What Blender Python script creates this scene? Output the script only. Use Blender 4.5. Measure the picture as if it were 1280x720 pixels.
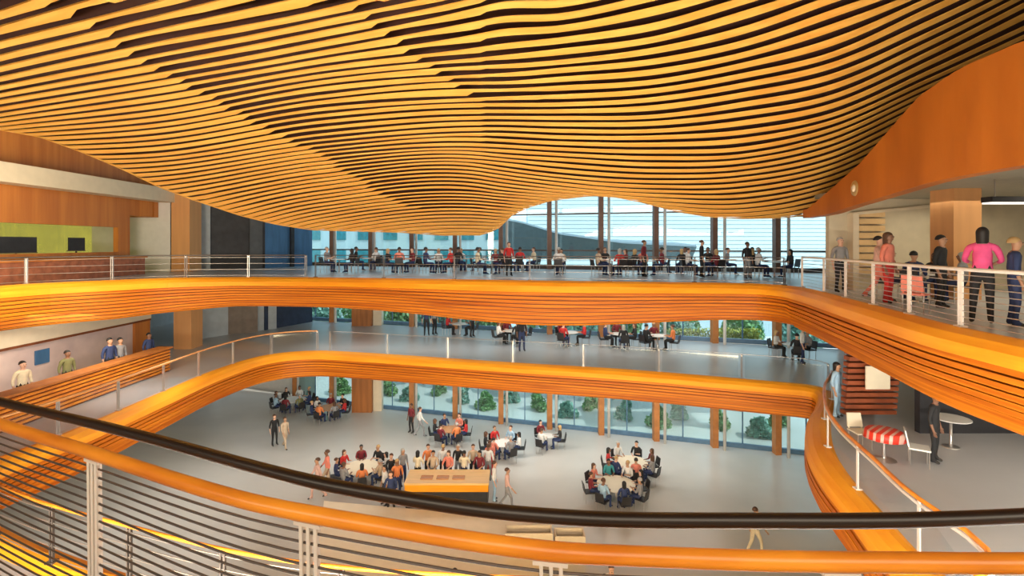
import bpy, bmesh, math, random
from mathutils import Vector, Matrix
for o in list(bpy.data.objects): bpy.data.objects.remove(o)
S = bpy.context.scene; C = S.collection
F, HX, HY, EYE = 640.0, 640.0, 305.0, 11.4
L3, L2 = 9.85, 5.85
PI = math.pi
# ---------------------------------------------------------------- camera, world, lights
cam = bpy.data.cameras.new('camera'); co = bpy.data.objects.new('camera', cam); C.objects.link(co)
co.location = (0, 0, EYE); co.rotation_euler = (PI/2, 0, 0)
cam.sensor_width = 36; cam.lens = 18; cam.shift_y = -55/1280; cam.clip_end = 500; cam.clip_start = .05
S.camera = co
S.view_settings.view_transform = 'Standard'; S.view_settings.look = 'None'
S.view_settings.gamma = 1; S.view_settings.use_curve_mapping = False
S.view_settings.exposure = 0.12
w = bpy.data.worlds.new('sky'); S.world = w; w.use_nodes = True
bg = w.node_tree.nodes['Background']; bg.inputs[0].default_value = (.72, .88, 1, 1); bg.inputs[1].default_value = 2.0
def area(name, loc, target, sx, sy, power, col):
    l = bpy.data.lights.new(name, 'AREA'); l.shape = 'RECTANGLE'; l.size = sx; l.size_y = sy
    l.energy = power; l.color = col
    o = bpy.data.objects.new(name, l); C.objects.link(o); o.location = loc
    o.rotation_euler = (Vector(target) - Vector(loc)).to_track_quat('-Z', 'Y').to_euler()
sun = bpy.data.lights.new('sun', 'SUN'); sun.energy = 3.2; sun.angle = .02; sun.color = (1, .95, .85)
so = bpy.data.objects.new('sun', sun); C.objects.link(so); so.rotation_euler = Vector((-.8, .25, -.9)).to_track_quat('-Z', 'Y').to_euler()
area('window_light', (0, -2.6, 13.6), (0, 14, 7.5), 26, 2.5, 900, (1, .86, .66))  # added fill behind the camera, no window stands there
area('uplight', (-1, 3.2, 4.2), (0, 10, 14), 18, 3.5, 3500, (1, .80, .50))  # added fill below the view, brightens the undersides of the slats
area('uplight_far', (-4, 4.2, 6.2), (-2, 16, 14), 14, .6, 500, (1, .80, .50))  # second added upward fill, also out of view
area('ground_light', (0, 1.0, 8.5), (0, 18, 0), 18, 1.6, 5200, (1, .93, .82))  # added fill hidden under the bridge, brightens the hall floor
area('gallery_light', (14, 12, 12.6), (14, 12, 8), 4, 10, 170, (1, .88, .66))
area('gallery_light', (-14.5, 16, 12.5), (-20, 24, 12.5), 2, 6, 520, (1, .84, .6))
area('gallery_light', (13.5, 10.5, 8.3), (13.5, 10.5, 5), 5, 5, 70, (1, .9, .75))
area('gallery_light', (-14.6, 19, 8.4), (-15.2, 19, 5), 1.6, 14, 220, (1, .93, .84))
area('gallery_light', (0, 27, 8.3), (0, 27, 5), 22, 2, 260, (1, .95, .88))
area('gallery_light', (0, 24.6, 13.9), (0, 27, 9), 20, 1, 260, (1, .93, .84))
area('hall_under', (0, 27, 4.4), (0, 27, 0), 22, 2, 560, (1, .96, .9))
area('hall_under', (-15, 20, 4.3), (-15, 20, 0), 3, 14, 260, (1, .96, .9))

# ---------------------------------------------------------------- helpers
def at(px, Y, py=None):
    X = (px - HX)*Y/F
    return (X, Y) if py is None else Vector((X, Y, EYE - (py - HY)*Y/F))
def gz(px, py, Z):
    Y = F*(EYE - Z)/(py - HY); return ((px - HX)*Y/F, Y)
def mat(name, col, rough=.6, metal=0, noise=.0, nscale=3, spec=.5, emit=None, stretch=(1, 1, 1), col2=None, alpha=None):
    m = bpy.data.materials.new(name); m.use_nodes = True; nt = m.node_tree; b = nt.nodes['Principled BSDF']
    b.inputs['Roughness'].default_value = rough; b.inputs['Metallic'].default_value = metal
    b.inputs['Specular IOR Level'].default_value = spec
    c2 = col2 or tuple(c*(1-noise) for c in col)
    tc = nt.nodes.new('ShaderNodeTexCoord'); mp = nt.nodes.new('ShaderNodeMapping'); nz = nt.nodes.new('ShaderNodeTexNoise')
    rp = nt.nodes.new('ShaderNodeValToRGB')
    mp.inputs['Scale'].default_value = stretch; nz.inputs['Scale'].default_value = nscale; nz.inputs['Detail'].default_value = 5
    rp.color_ramp.elements[0].position = .35; rp.color_ramp.elements[1].position = .65
    rp.color_ramp.elements[0].color = (*c2, 1); rp.color_ramp.elements[1].color = (*col, 1)
    nt.links.new(tc.outputs['Object'], mp.inputs[0]); nt.links.new(mp.outputs[0], nz.inputs['Vector'])
    nt.links.new(nz.outputs[0], rp.inputs[0]); nt.links.new(rp.outputs[0], b.inputs['Base Color'])
    if emit: b.inputs['Emission Color'].default_value = (*emit[0], 1); b.inputs['Emission Strength'].default_value = emit[1]
    return m
def glassmat(name, tint, refl=.08, rough=.0):
    m = bpy.data.materials.new(name); m.use_nodes = True; nt = m.node_tree; nt.nodes.clear()
    o = nt.nodes.new('ShaderNodeOutputMaterial'); mx = nt.nodes.new('ShaderNodeMixShader'); t = nt.nodes.new('ShaderNodeBsdfTransparent')
    g = nt.nodes.new('ShaderNodeBsdfGlossy'); g.inputs['Roughness'].default_value = rough
    t.inputs[0].default_value = (*tint, 1); mx.inputs[0].default_value = refl
    nt.links.new(t.outputs[0], mx.inputs[1]); nt.links.new(g.outputs[0], mx.inputs[2]); nt.links.new(mx.outputs[0], o.inputs[0])
    return m
WOOD = mat('orange_wood', (.68, .215, .012), .55, nscale=1, stretch=(.25, .25, 14), col2=(.42, .095, .005), spec=.2)
CAP = mat('golden_wood', (.95, .42, .025), .5, nscale=1, stretch=(.4, .4, 6), col2=(.84, .31, .014), spec=.25)
SLAT = mat('slat_wood', (.95, .54, .11), .5, nscale=2, stretch=(.4, 3, 3), col2=(.84, .40, .06))
DARKW = mat('groove_wood', (.20, .05, .008), .7, noise=.3)
PANEL = mat('panel_wood', (.55, .20, .035), .5, nscale=1.2, stretch=(2.5, 2.5, .15), col2=(.42, .13, .02))
BULK = mat('bulkhead_wood', (.50, .15, .018), .45, nscale=.8, stretch=(1, 1, .3), col2=(.34, .09, .01))
COLW = mat('column_wood', (.42, .15, .035), .5, nscale=1, stretch=(6, 6, .4), noise=.3)
COLP = mat('pale_column_wood', (.72, .36, .14), .6, nscale=1, stretch=(4, 4, .3), noise=.1)
VOID = mat('ceiling_void', (.040, .007, .003), .9, noise=.3)  # dark tone stands for the shade between the ceiling boards
CREAM = mat('cream_plaster', (.72, .62, .46), .8, noise=.06)
WHITE = mat('white_plaster', (.74, .72, .68), .8, noise=.06)
GREY = mat('grey_plaster', (.42, .46, .48), .8, noise=.1)
DARK = mat('dark_panel', (.03, .03, .035), .6, noise=.3)
BLUE = mat('blue_panel', (.06, .16, .32), .45, noise=.25, stretch=(1, 1, .2))
FLOOR = mat('polished_floor', (.56, .55, .52), .3, noise=.08, nscale=.5)
FLOOR2 = mat('gallery_floor', (.50, .51, .53), .3, noise=.08, nscale=.5)
STEEL = mat('steel', (.62, .60, .58), .3, .8, noise=.1)
PALESTEEL = mat('pale_painted_steel', (.78, .74, .68), .4, .1, noise=.08)
DSTEEL = mat('dark_steel', (.13, .11, .10), .4, .5, noise=.2)
BLACK = mat('black_rail', (.022, .012, .008), .35, noise=.3)
HANDW = mat('handrail_wood', (.92, .34, .03), .3, nscale=2, stretch=(1, 1, 6), col2=(.64, .18, .015))
MULL = mat('brown_mullion', (.22, .11, .07), .5, noise=.2)
GLASS = glassmat('clear_glass', (.80, .93, .95), .07)
RGLASS = glassmat('rail_glass', (.93, .95, .96), .05, .05)
SILL = mat('blue_sill', (.10, .20, .32), .4, noise=.2)

def link(name, me, m, parent=None, smooth=False):
    o = bpy.data.objects.new(name, me); C.objects.link(o)
    if m is not None:
        for mm in (m if isinstance(m, (list, tuple)) else [m]): me.materials.append(mm)
    if parent: o.parent = parent
    if smooth: me.polygons.foreach_set('use_smooth', [True]*len(me.polygons))
    return o
def tag(o, label=None, cat=None, group=None, kind=None):
    if label: o['label'] = label
    if cat: o['category'] = cat
    if group: o['group'] = group
    if kind: o['kind'] = kind
    return o
def empty(name, loc=(0, 0, 0), rz=0):
    o = bpy.data.objects.new(name, None); C.objects.link(o); o.location = loc; o.rotation_euler = (0, 0, rz); o.empty_display_size = .2
    return o
class MB:
    def __init__(s): s.v = []; s.f = []; s.mi = []
    def add(s, vs, fs, mi=0):
        n = len(s.v); s.v += [tuple(v) for v in vs]; s.f += [tuple(i+n for i in f) for f in fs]; s.mi += [mi]*len(fs); return s
    def box(s, x0, x1, y0, y1, z0, z1, mi=0):
        return s.add([(x0,y0,z0),(x1,y0,z0),(x1,y1,z0),(x0,y1,z0),(x0,y0,z1),(x1,y0,z1),(x1,y1,z1),(x0,y1,z1)],
            [(3,2,1,0),(4,5,6,7),(0,1,5,4),(1,2,6,5),(2,3,7,6),(3,0,4,7)], mi)
    def bar(s, a, b, w, h=None, mi=0):                    # rectangular bar between two points, upright section
        a, b = Vector(a), Vector(b); h = h or w; d = (b-a).normalized()
        up = Vector((0,0,1)) if abs(d.z) < .9 else Vector((0,1,0))
        sd = d.cross(up).normalized(); u = sd.cross(d)
        q = [p+sd*sx*w/2+u*sy*h/2 for p in (a, b) for sx, sy in ((-1,-1),(1,-1),(1,1),(-1,1))]
        return s.add(q, [(3,2,1,0),(4,5,6,7),(0,1,5,4),(1,2,6,5),(2,3,7,6),(3,0,4,7)], mi)
    def tube(s, pts, r, n=10, closed=False, mi=0):
        pts = [Vector(p) for p in pts]; N = len(pts); vs = []; rr = r if isinstance(r, (list, tuple)) else [r]*N
        for i, p in enumerate(pts):
            a = pts[(i-1) % N] if (closed or i) else p; b = pts[(i+1) % N] if (closed or i < N-1) else p
            d = (b-a).normalized(); up = Vector((0,0,1)) if abs(d.z) < .95 else Vector((0,1,0))
            sd = d.cross(up).normalized(); u = sd.cross(d)
            vs += [p + (sd*math.cos(2*PI*k/n)+u*math.sin(2*PI*k/n))*rr[i] for k in range(n)]
        fs = [(i*n+k, i*n+(k+1) % n, ((i+1) % N)*n+(k+1) % n, ((i+1) % N)*n+k) for i in range(N if closed else N-1) for k in range(n)]
        if not closed: fs += [tuple(range(n))[::-1], tuple((N-1)*n+k for k in range(n))]
        return s.add(vs, fs, mi)
    def lathe(s, c, prof, n=20, mi=0):
        vs = [(c[0]+r*math.cos(2*PI*k/n), c[1]+r*math.sin(2*PI*k/n), c[2]+z) for r, z in prof for k in range(n)]
        fs = [(i*n+k, i*n+(k+1) % n, (i+1)*n+(k+1) % n, (i+1)*n+k) for i in range(len(prof)-1) for k in range(n)]
        fs += [tuple(range(n))[::-1], tuple((len(prof)-1)*n+k for k in range(n))]
        return s.add(vs, fs, mi)
    def prism(s, poly, z0, z1, mi=0):
        n = len(poly)
        return s.add([(x, y, z0) for x, y in poly]+[(x, y, z1) for x, y in poly],
            [tuple(range(n))[::-1], tuple(range(n, 2*n))]+[(i, (i+1) % n, n+(i+1) % n, n+i) for i in range(n)], mi)
    def mesh(s, name):
        me = bpy.data.meshes.new(name); me.from_pydata(s.v, [], s.f); me.update()
        me.polygons.foreach_set('material_index', s.mi); return me
    def build(s, name, m, parent=None, smooth=False): return link(name, s.mesh(name), m, parent, smooth)
def struct(o): o['kind'] = 'structure'; return o
def catmull(pts, n=8, closed=False):
    N = len(pts); out = []
    P = [Vector(p) for p in pts]
    for i in range(N if closed else N-1):
        if closed: a, b, c, d = P[(i-1) % N], P[i], P[(i+1) % N], P[(i+2) % N]
        else: a, b, c, d = P[max(i-1, 0)], P[i], P[i+1], P[min(i+2, N-1)]
        for k in range(n):
            t = k/n
            out.append(.5*((2*b)+(c-a)*t+(2*a-5*b+4*c-d)*t*t+(3*b-a-3*c+d)*t**3))
    if not closed: out.append(P[-1])
    return out
def resample(pts, d, closed=False):
    pts = [Vector(p) for p in pts]
    if closed: pts = pts+[pts[0]]
    L = [0]
    for a, b in zip(pts, pts[1:]): L.append(L[-1]+(b-a).length)
    n = max(2, round(L[-1]/d)); out = []; j = 0
    for i in range(n if closed else n+1):
        t = L[-1]*i/n
        while j < len(L)-2 and L[j+1] < t: j += 1
        out.append(pts[j].lerp(pts[j+1], (t-L[j])/max(1e-9, L[j+1]-L[j])))
    return out
def interp(xs, ys, x):
    if x <= xs[0]: return ys[0]+(x-xs[0])*(ys[1]-ys[0])/(xs[1]-xs[0])
    if x >= xs[-1]: return ys[-1]+(x-xs[-1])*(ys[-1]-ys[-2])/(xs[-1]-xs[-2])
    for i in range(len(xs)-1):
        if x <= xs[i+1]: break
    h = [xs[j+1]-xs[j] for j in range(len(xs)-1)]; dl = [(ys[j+1]-ys[j])/h[j] for j in range(len(h))]
    def sl(j):
        if j == 0: return dl[0]
        if j == len(xs)-1: return dl[-1]
        return (dl[j-1]*h[j]+dl[j]*h[j-1])/(h[j-1]+h[j])
    t = (x-xs[i])/h[i]; t2 = t*t; t3 = t2*t
    return (2*t3-3*t2+1)*ys[i]+(t3-2*t2+t)*h[i]*sl(i)+(-2*t3+3*t2)*ys[i+1]+(t3-t2)*h[i]*sl(i+1)
def lin(xs, ys, x):
    if x <= xs[0]: return ys[0]
    for i in range(len(xs)-1):
        if x <= xs[i+1]: return ys[i]+(x-xs[i])*(ys[i+1]-ys[i])/(xs[i+1]-xs[i])
    return ys[-1]

# ---------------------------------------------------------------- the atrium shell
GA, GB = 32.7, -.316                       # the glass wall runs along Y = GA + GB*X
def gy(X): return GA+GB*X
struct(MB().prism([(-24, -6), (24, -6), (24, 36), (-24, 46)], -.2, 0).build('floor', FLOOR))
struct(MB().box(-60, 70, 25, 110, -.5, -.25).build('ground', mat('paving', (.75, .78, .74), .8, noise=.2, nscale=.6)))
UP = [(-17.8, 17.8), (-16.2, 20.4), (-13.8, 22.2), (-8.3, 22.3), (0, 20.6), (4.9, 19.7), (7.8, 19.2), (9.2, 18.6), (9.7, 17.4), (9.5, 15.8), (8.96, 13.6),
      (8.3, 10.9), (7.87, 9.1), (7.75, 7.6), (7.6, 5), (6.2, 2.4), (3.4, .9), (0, .55), (-3.2, 1.2), (-8, 3.4), (-14, 7.5), (-17.6, 12)]
LOW = [(-13.1, 12.6), (-12.9, 14.8), (-12.9, 18.5), (-12.9, 22), (-12.2, 25), (-10.2, 26.2), (-7, 25.6), (0, 23.6), (5, 22.3), (10, 20.5), (11.6, 19.8), (11.75, 18.9), (10.9, 17.5),
       (9.9, 16.2), (8.65, 14.1), (7.95, 12.4), (7.5, 10.6), (7.14, 9.2), (6.9, 7.4), (5.6, 6.7), (2, 6.75), (-2.8, 7.15), (-6.6, 8.3), (-9.5, 9.45), (-12.1, 10.9)]
def loop(pts): return resample(catmull([(x, y, 0) for x, y in pts], 8, True), .22, True)
UPL, LOWL = loop(UP), loop(LOW)
def normals(L):
    out = []; N = len(L)
    cen = Vector((-1, 14, 0))
    for i in range(N):
        d = (L[(i+1) % N]-L[(i-1) % N]).normalized(); n = Vector((d.y, -d.x, 0))
        out.append(n)
    # make them point into the opening
    A = sum(L[i].x*L[(i+1) % N].y-L[(i+1) % N].x*L[i].y for i in range(N))
    sgn = -1 if A > 0 else 1
    return [n*sgn for n in out]
def band(name, L, z0, thick, boards, m1, m2, step, gd=.03):
    """curved wooden edge band: sloped golden cap, stacked boards, lip and soffit"""
    Ns = normals(L); prof = [(-.25, -.15, 0), (-.02, .0, 0), (.12, .01, 0), (.30, -.06, 0), (.43, -.17, 0), (.50, -.30, 0)]
    for b in range(boards):
        t0, t1 = b/boards, (b+1)/boards
        za, zb = .31+.65*t0, .31+.65*t1
        bul = .46+step*math.sin(PI*min(1, t0*.9)) - .26*t0**2.2
        g = (zb-za)*.24
        prof += [(bul, -za, 1), (bul+.01, -(zb-g), 1), (bul-gd, -(zb-g*.9), 2), (bul-gd, -zb, 2)]
    prof += [(.24, -.97, 0), (.20, -1.0, 1), (-.6, -1.02, 3)]
    mb = MB(); n = len(prof); N = len(L)
    for p, q in zip(L, Ns):
        h = thick(p.x, p.y); deep = .075 if (p.x > 6.9 and p.y < 17.3) else .045 if p.x < -11.5 else .01
        mb.v += [tuple(p+q*(u-(deep if (m_ == 2) else 0))+Vector((0, 0, z0+(z if z >= -.15 else -.15+(z+.15)*(h-.15)/.85)))) for u, z, m_ in prof]
    for i in range(N):
        j = (i+1) % N
        for k in range(n-1):
            mb.f.append((i*n+k, i*n+k+1, j*n+k+1, j*n+k)); mb.mi.append(prof[k+1][2] if k else 0)
    return struct(mb.build(name, [m1, m2, DARKW, CREAM]))
def th_up(x, y):
    if y < 17 and x > 0: return 1.38
    return 1.25+.5*math.exp(-((x-1.2)/5.5)**2)+(.3 if x < -12 else 0)*min(1, (-12-x)/4)
band('trim_upper_balcony', UPL, 9.95, th_up, 8, CAP, WOOD, .10)
band('trim_lower_balcony', LOWL, 5.95, lambda x, y: 1.28, 7, CAP, WOOD, .08)
def slab(name, L, z, zb, outer, mt, skip=None):
    mb = MB(); N = len(L); cen = Vector((-1, 14, 0))
    def hit(p):
        d = (p-cen).normalized(); best = None
        for i in range(len(outer)):
            a = Vector((*outer[i], 0)); b = Vector((*outer[(i+1) % len(outer)], 0)); e = b-a
            den = d.x*e.y-d.y*e.x
            if abs(den) < 1e-9: continue
            r = a-cen; t = (r.x*e.y-r.y*e.x)/den; u = (r.x*d.y-r.y*d.x)/den
            if t > 0 and -1e-6 <= u <= 1+1e-6: best = t if best is None else min(best, t)
        return cen+d*best
    for zz, mi, dr in ((z, 0, 1), (zb, 1, -1)):
        base = len(mb.v)
        for p in L:
            q = hit(p); mb.v += [(p.x, p.y, zz), (q.x, q.y, zz)]
        for i in range(N):
            j = (i+1) % N; f = (base+2*i, base+2*i+1, base+2*j+1, base+2*j)
            mb.f.append(f if dr > 0 else f[::-1]); mb.mi.append(mi)
    return struct(mb.build(name, [mt, CREAM]))
OUT3 = [(-23.8, -4), (-23.8, gy(-23.8)-.2), (19, gy(19)-.2), (19, -4)]
slab('floor_upper', UPL, L3, 8.85, OUT3, FLOOR2)
slab('floor_middle', LOWL, L2, 4.75, OUT3, FLOOR2)
def wall(name, x0, x1, y0, y1, z0, z1, m):
    z1 = 18.8 if z1 == 17 else z1
    return struct(MB().box(x0, x1, y0, y1, z0, z1).build(name, m))
# left side: upper gallery wall, wood panelled, with the long opening; cream beam in front of it
XW = -20.0
def vwall_hole(name, y0, y1, z0, z1, hy0, hy1, hz0, hz1, m):
    mb = MB(); t = .25
    mb.box(XW-t, XW, y0, hy0, z0, z1); mb.box(XW-t, XW, hy1, y1, z0, z1)
    mb.box(XW-t, XW, hy0, hy1, z0, hz0); mb.box(XW-t, XW, hy0, hy1, hz1, z1)
    return struct(mb.build(name, m))
vwall_hole('wall_left', 6, 26.8, L3, 18.8, 15, 26.0, 11.0, 12.25, PANEL)
struct(MB().box(XW+.02, XW+.9, 6, 31, 13.75, 14.5).build('beam', CREAM))
wall('wall_left_room', -24, -23.8, 8, 36, L3, 14, mat('lit_room_wall', (.85, .76, .16), .8, noise=.4, nscale=1.2, emit=((.85, .74, .16), .55)))  # room light put into the material: the wall itself glows yellow
wall('wall_left_recess', -24, -19.3, 29.0, 29.2, L3, 17, WHITE)
wall('wall_left_recess_head', -24, -20.0, 28.6, 28.95, 12.9, 17, PANEL)
wall('wall_left_recess_side', -20.25, -20, 26.8, 28.5, 12.9, 17, PANEL)
wall('wall_far_left', -24, -24+.2, -6, 44, 4.75, 17, GREY)
# column at px 213-236 on the upper gallery and the wall run behind it
xa, ya = at(213, 29); xb, _ = at(237, 29)
struct(MB().box(xa, xb, 29.0, 30.1, L3, 15).build('column', COLP))
xa, _ = at(217, 27); xb, _ = at(239, 27)
struct(MB().box(xa, xb, 27, 28.0, L2, 8.85).build('column', COLP))
def panelwall(name, p0, Y0, p1, Y1, z0, z1, m):
    a = at(p0, Y0); b = at(p1, Y1)
    return struct(MB().bar((a[0], a[1], (z0+z1)/2), (b[0], b[1], (z0+z1)/2), .2, z1-z0).build(name, m))
panelwall('wall_grey', 232, 30.6, 263, 31.2, L3, 15, GREY)
panelwall('wall_dark', 262, 31.4, 331, 33, L3, 15, DARK)
panelwall('wall_blue', 330, 33, 389, 36.6, L3, 15, BLUE)
panelwall('trim_1', 312, 32.3, 328, 32.7, L3, 15, mat('charcoal', (.08, .09, .10), .6, noise=.2))
panelwall('trim_2', 363, 34.7, 367, 34.9, L3, 15, DARK)
panelwall('wall_grey_middle', 225, 29, 284, 31.4, L2, 8.85, GREY)
panelwall('wall_brown_middle', 283, 31.5, 322, 32.4, L2, 8.85, mat('taupe', (.22, .17, .13), .7, noise=.2))
panelwall('wall_blue_middle', 330, 33, 389, 36.6, L2, 8.85, mat('navy', (.03, .045, .09), .6, noise=.3))
panelwall('wall_pale_middle', 318, 32.7, 345, 33.6, L2, 8.85, GREY)
wall('wall_left_ground', -23.9, -23.7, -6, 44, 0, 4.75, GREY)
panelwall('wall_far_ground', 255, 43, 395, 38.3, 0, 4.75, WHITE)
# middle gallery, left: pale mural wall behind the counter
wall('wall_left_middle', -18.5, -18.3, 5, 25.7, L2, 8.85, mat('blush_wall', (.74, .58, .52), .7, col2=(.55, .42, .40), nscale=.7))
wall('wall_left_middle_end', -23.8, -18.3, 25.7, 25.9, L2, 8.85, WHITE)
struct(MB().box(-18.35, -18.1, 5, 25.7, 7.68, 8.84).build('trim_3', CREAM))
struct(MB().box(-18.32, -18.12, 5, 25.7, 7.58, 7.68).build('trim_4', DARKW))
struct(MB().box(-18.32, -18.16, 24.7, 25.7, L2, 7.58).build('trim_5', PANEL))
# right side
wall('wall_right', 19, 19.2, -4, 27, 0, 17, CREAM)
RB = [(9.6, 16.9), (9.45, 15.8), (8.98, 13.6), (8.35, 10.9), (7.95, 9.1), (7.85, 7.6), (7.7, 5), (7.0, 3)]
rb = resample(catmull([(x, y, 0) for x, y in RB], 8), .3); mb = MB(); nrb = normals(rb[:-1]+[rb[-1]])
mbv = []
for i, p in enumerate(rb):
    d = (rb[min(i+1, len(rb)-1)]-rb[max(0, i-1)]).normalized(); n = Vector((-d.y, d.x, 0))
    if n.x < 0: n = -n
    zb = EYE+lin([7, 10, 13.5, 15, 17], [1.22, 1.2, 1.0, .88, .85], p.y)
    a = p; b = p+n*.3
    pxx = min(1280, HX+F*a.x/a.y); zt = EYE+(HY-lin([1000, 1010, 1040, 1075, 1130, 1150, 1200, 1280], [263, 261, 235, 204, 141, 119, 85, 50], pxx))*max(a.y, 7.8)/F
    mb.v += [(a.x, a.y, zb), (a.x, a.y, zt), (b.x, b.y, zt), (b.x, b.y, zb)]
    if i:
        k = 4*i
        for q in range(4): mb.f.append((k-4+q, k-4+(q+1) % 4, k+(q+1) % 4, k+q)); mb.mi.append(0)
mb.f += [(0, 1, 2, 3), tuple(len(mb.v)-4+q for q in range(4))]; mb.mi += [0, 0]
struct(mb.build('wall_curved_bulkhead', BULK))
struct(MB().prism([(9.4, 3), (19, 3), (19, 26), (10.6, 26), (10.4, 16.5), (9.4, 12)], 12.95, 13.1).build('ceiling_gallery', mat('gallery_ceiling', (.40, .38, .30), .8, noise=.1)))
wall('wall_room_front', 10.9, 19, 17.6, 17.8, L3, 12.95, mat('olive_cream', (.66, .58, .42), .8, noise=.08))
x0, _ = at(1192, 14.2); x1, _ = at(1227, 14.2)
struct(MB().box(x0, x1, 14.2, 15, L3, 12.95).build('column', COLP))
# pale frame round the room front
fr = MB(); a = at(1064, 17.4)[0]; b = at(1189, 17.4)[0]
fr.box(a, a+.2, 17.3, 17.6, L3, 12.45).box(b-.08, b+.06, 17.3, 17.6, L3, 12.75).bar((a, 17.42, 12.42), (b, 17.42, 12.75), .12, .1)
struct(fr.build('trim_6', CREAM))
# wooden slatted panel in that room front
sl = MB()
for k in range(9): sl.box(at(1073, 17.4)[0], at(1106, 17.4)[0], 17.38, 17.58, 10.4+k*.24, 10.58+k*.24)
struct(sl.build('trim_7', mat('pale_oak', (.74, .50, .24), .6, noise=.15)))
wall('wall_dark_middle', 11.95, 19, 15.0, 15.2, L2, 8.85, DARK)
wall('wall_room_middle', 11.5, 12.3, 17.4, 17.6, L2, 8.85, DARK)
lv = MB()
for k in range(14): lv.box(10.35, 11.95, 15.9-.02*k, 16.05-.02*k+.1, 6.1+k*.19, 6.22+k*.19)
struct(lv.build('trim_8', mat('red_louvre_wood', (.34, .085, .03), .5, noise=.3)))
# back and roof
wall('wall_back', -24, 20, -6.2, -6, 0, 17, CREAM)
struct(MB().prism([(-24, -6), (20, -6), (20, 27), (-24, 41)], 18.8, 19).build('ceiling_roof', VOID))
struct(MB().prism([(-5.5, -4), (5.5, -4), (4.5, 1.0), (2.4, 1.5), (0, 1.65), (-1.5, 2.15), (-2.7, 2.75), (-5.5, 3.6)], 9.33, 9.45).build('floor_bridge', FLOOR2))

# ---------------------------------------------------------------- glass wall: 11 bays on three levels
XB = [14.4-3.02*k for k in range(11)]
XB = [17.4]+XB
nwin = 0
for i in range(len(XB)-1):
    xr, xl = XB[i], XB[i+1]
    for z0, z1 in ((0, 4.7), (L2, 8.8), (L3, 16.6)):
        nwin += 1
        mid = ((xl+xr)/2, gy((xl+xr)/2)); fr = MB()
        a, b = Vector((xl, gy(xl), 0)), Vector((xr, gy(xr), 0))
        W = MB().bar(a+Vector((0, 0, (z0+z1)/2)), b+Vector((0, 0, (z0+z1)/2)), .03, z1-z0).build('window_%d' % nwin, GLASS)
        struct(W)
        up = lambda v, z: v+Vector((0, 0, z))
        fr.bar(up(a, z0+.12), up(b, z0+.12), .16, .24)
        fr.bar(up(a, z1-.08), up(b, z1-.08), .16, .16)
        if z0 == L3:
            for zz in (L3+1.15, L3+3.4): fr.bar(up(a, zz), up(b, zz), .10, .09)
        else:
            m = a.lerp(b, .5); fr.bar(up(m, z0+.2), up(m, z1-.1), .06)
        f = fr.build('window_frame', SILL if z0 < 9 else DSTEEL, W)
for k, x in enumerate(XB):
    y = gy(x)-.3
    c = MB().box(x-.16, x+.16, y-.22, y+.2, 0, 8.85).build('column', mat('mullion_wood', (.50, .20, .06), .5, noise=.2) if k == 0 else bpy.data.materials['mullion_wood']); struct(c)
    c = MB().box(x-.15, x+.12, y-.2, y+.2, L3, 16.9).build('column', MULL); struct(c)
    tb = MB().tube([(x+.38, y-.5, 0), (x+.38, y-.5, 16.9)], .085, 12).build('column', PALESTEEL, smooth=True); struct(tb)
for px, Y, w_ in ((452, 34.6, 1.35),):
    X = at(px, Y)[0]
    struct(MB().box(X-w_/2, X+w_/2, Y, Y+.9, 0, 8.85).build('column', COLW))
    struct(MB().box(X+w_/2+.02, X+w_/2+.6, Y+.3, Y+.8, 0, 8.85).build('trim_9', CREAM))
# soffit line of the glazed wall's intermediate slabs edges
struct(MB().bar((-15.5, gy(-15.5)-.05, 17.8), (17.6, gy(17.6)-.05, 17.8), .3, 2.2).build('beam', PANEL))
for z in (4.7, 8.8):
    a, b = Vector((-15.5, gy(-15.5)-.05, z+.55)), Vector((17.6, gy(17.6)-.05, z+.55))
    struct(MB().bar(a, b, .3, 1.0).build('beam', PANEL))

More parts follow.
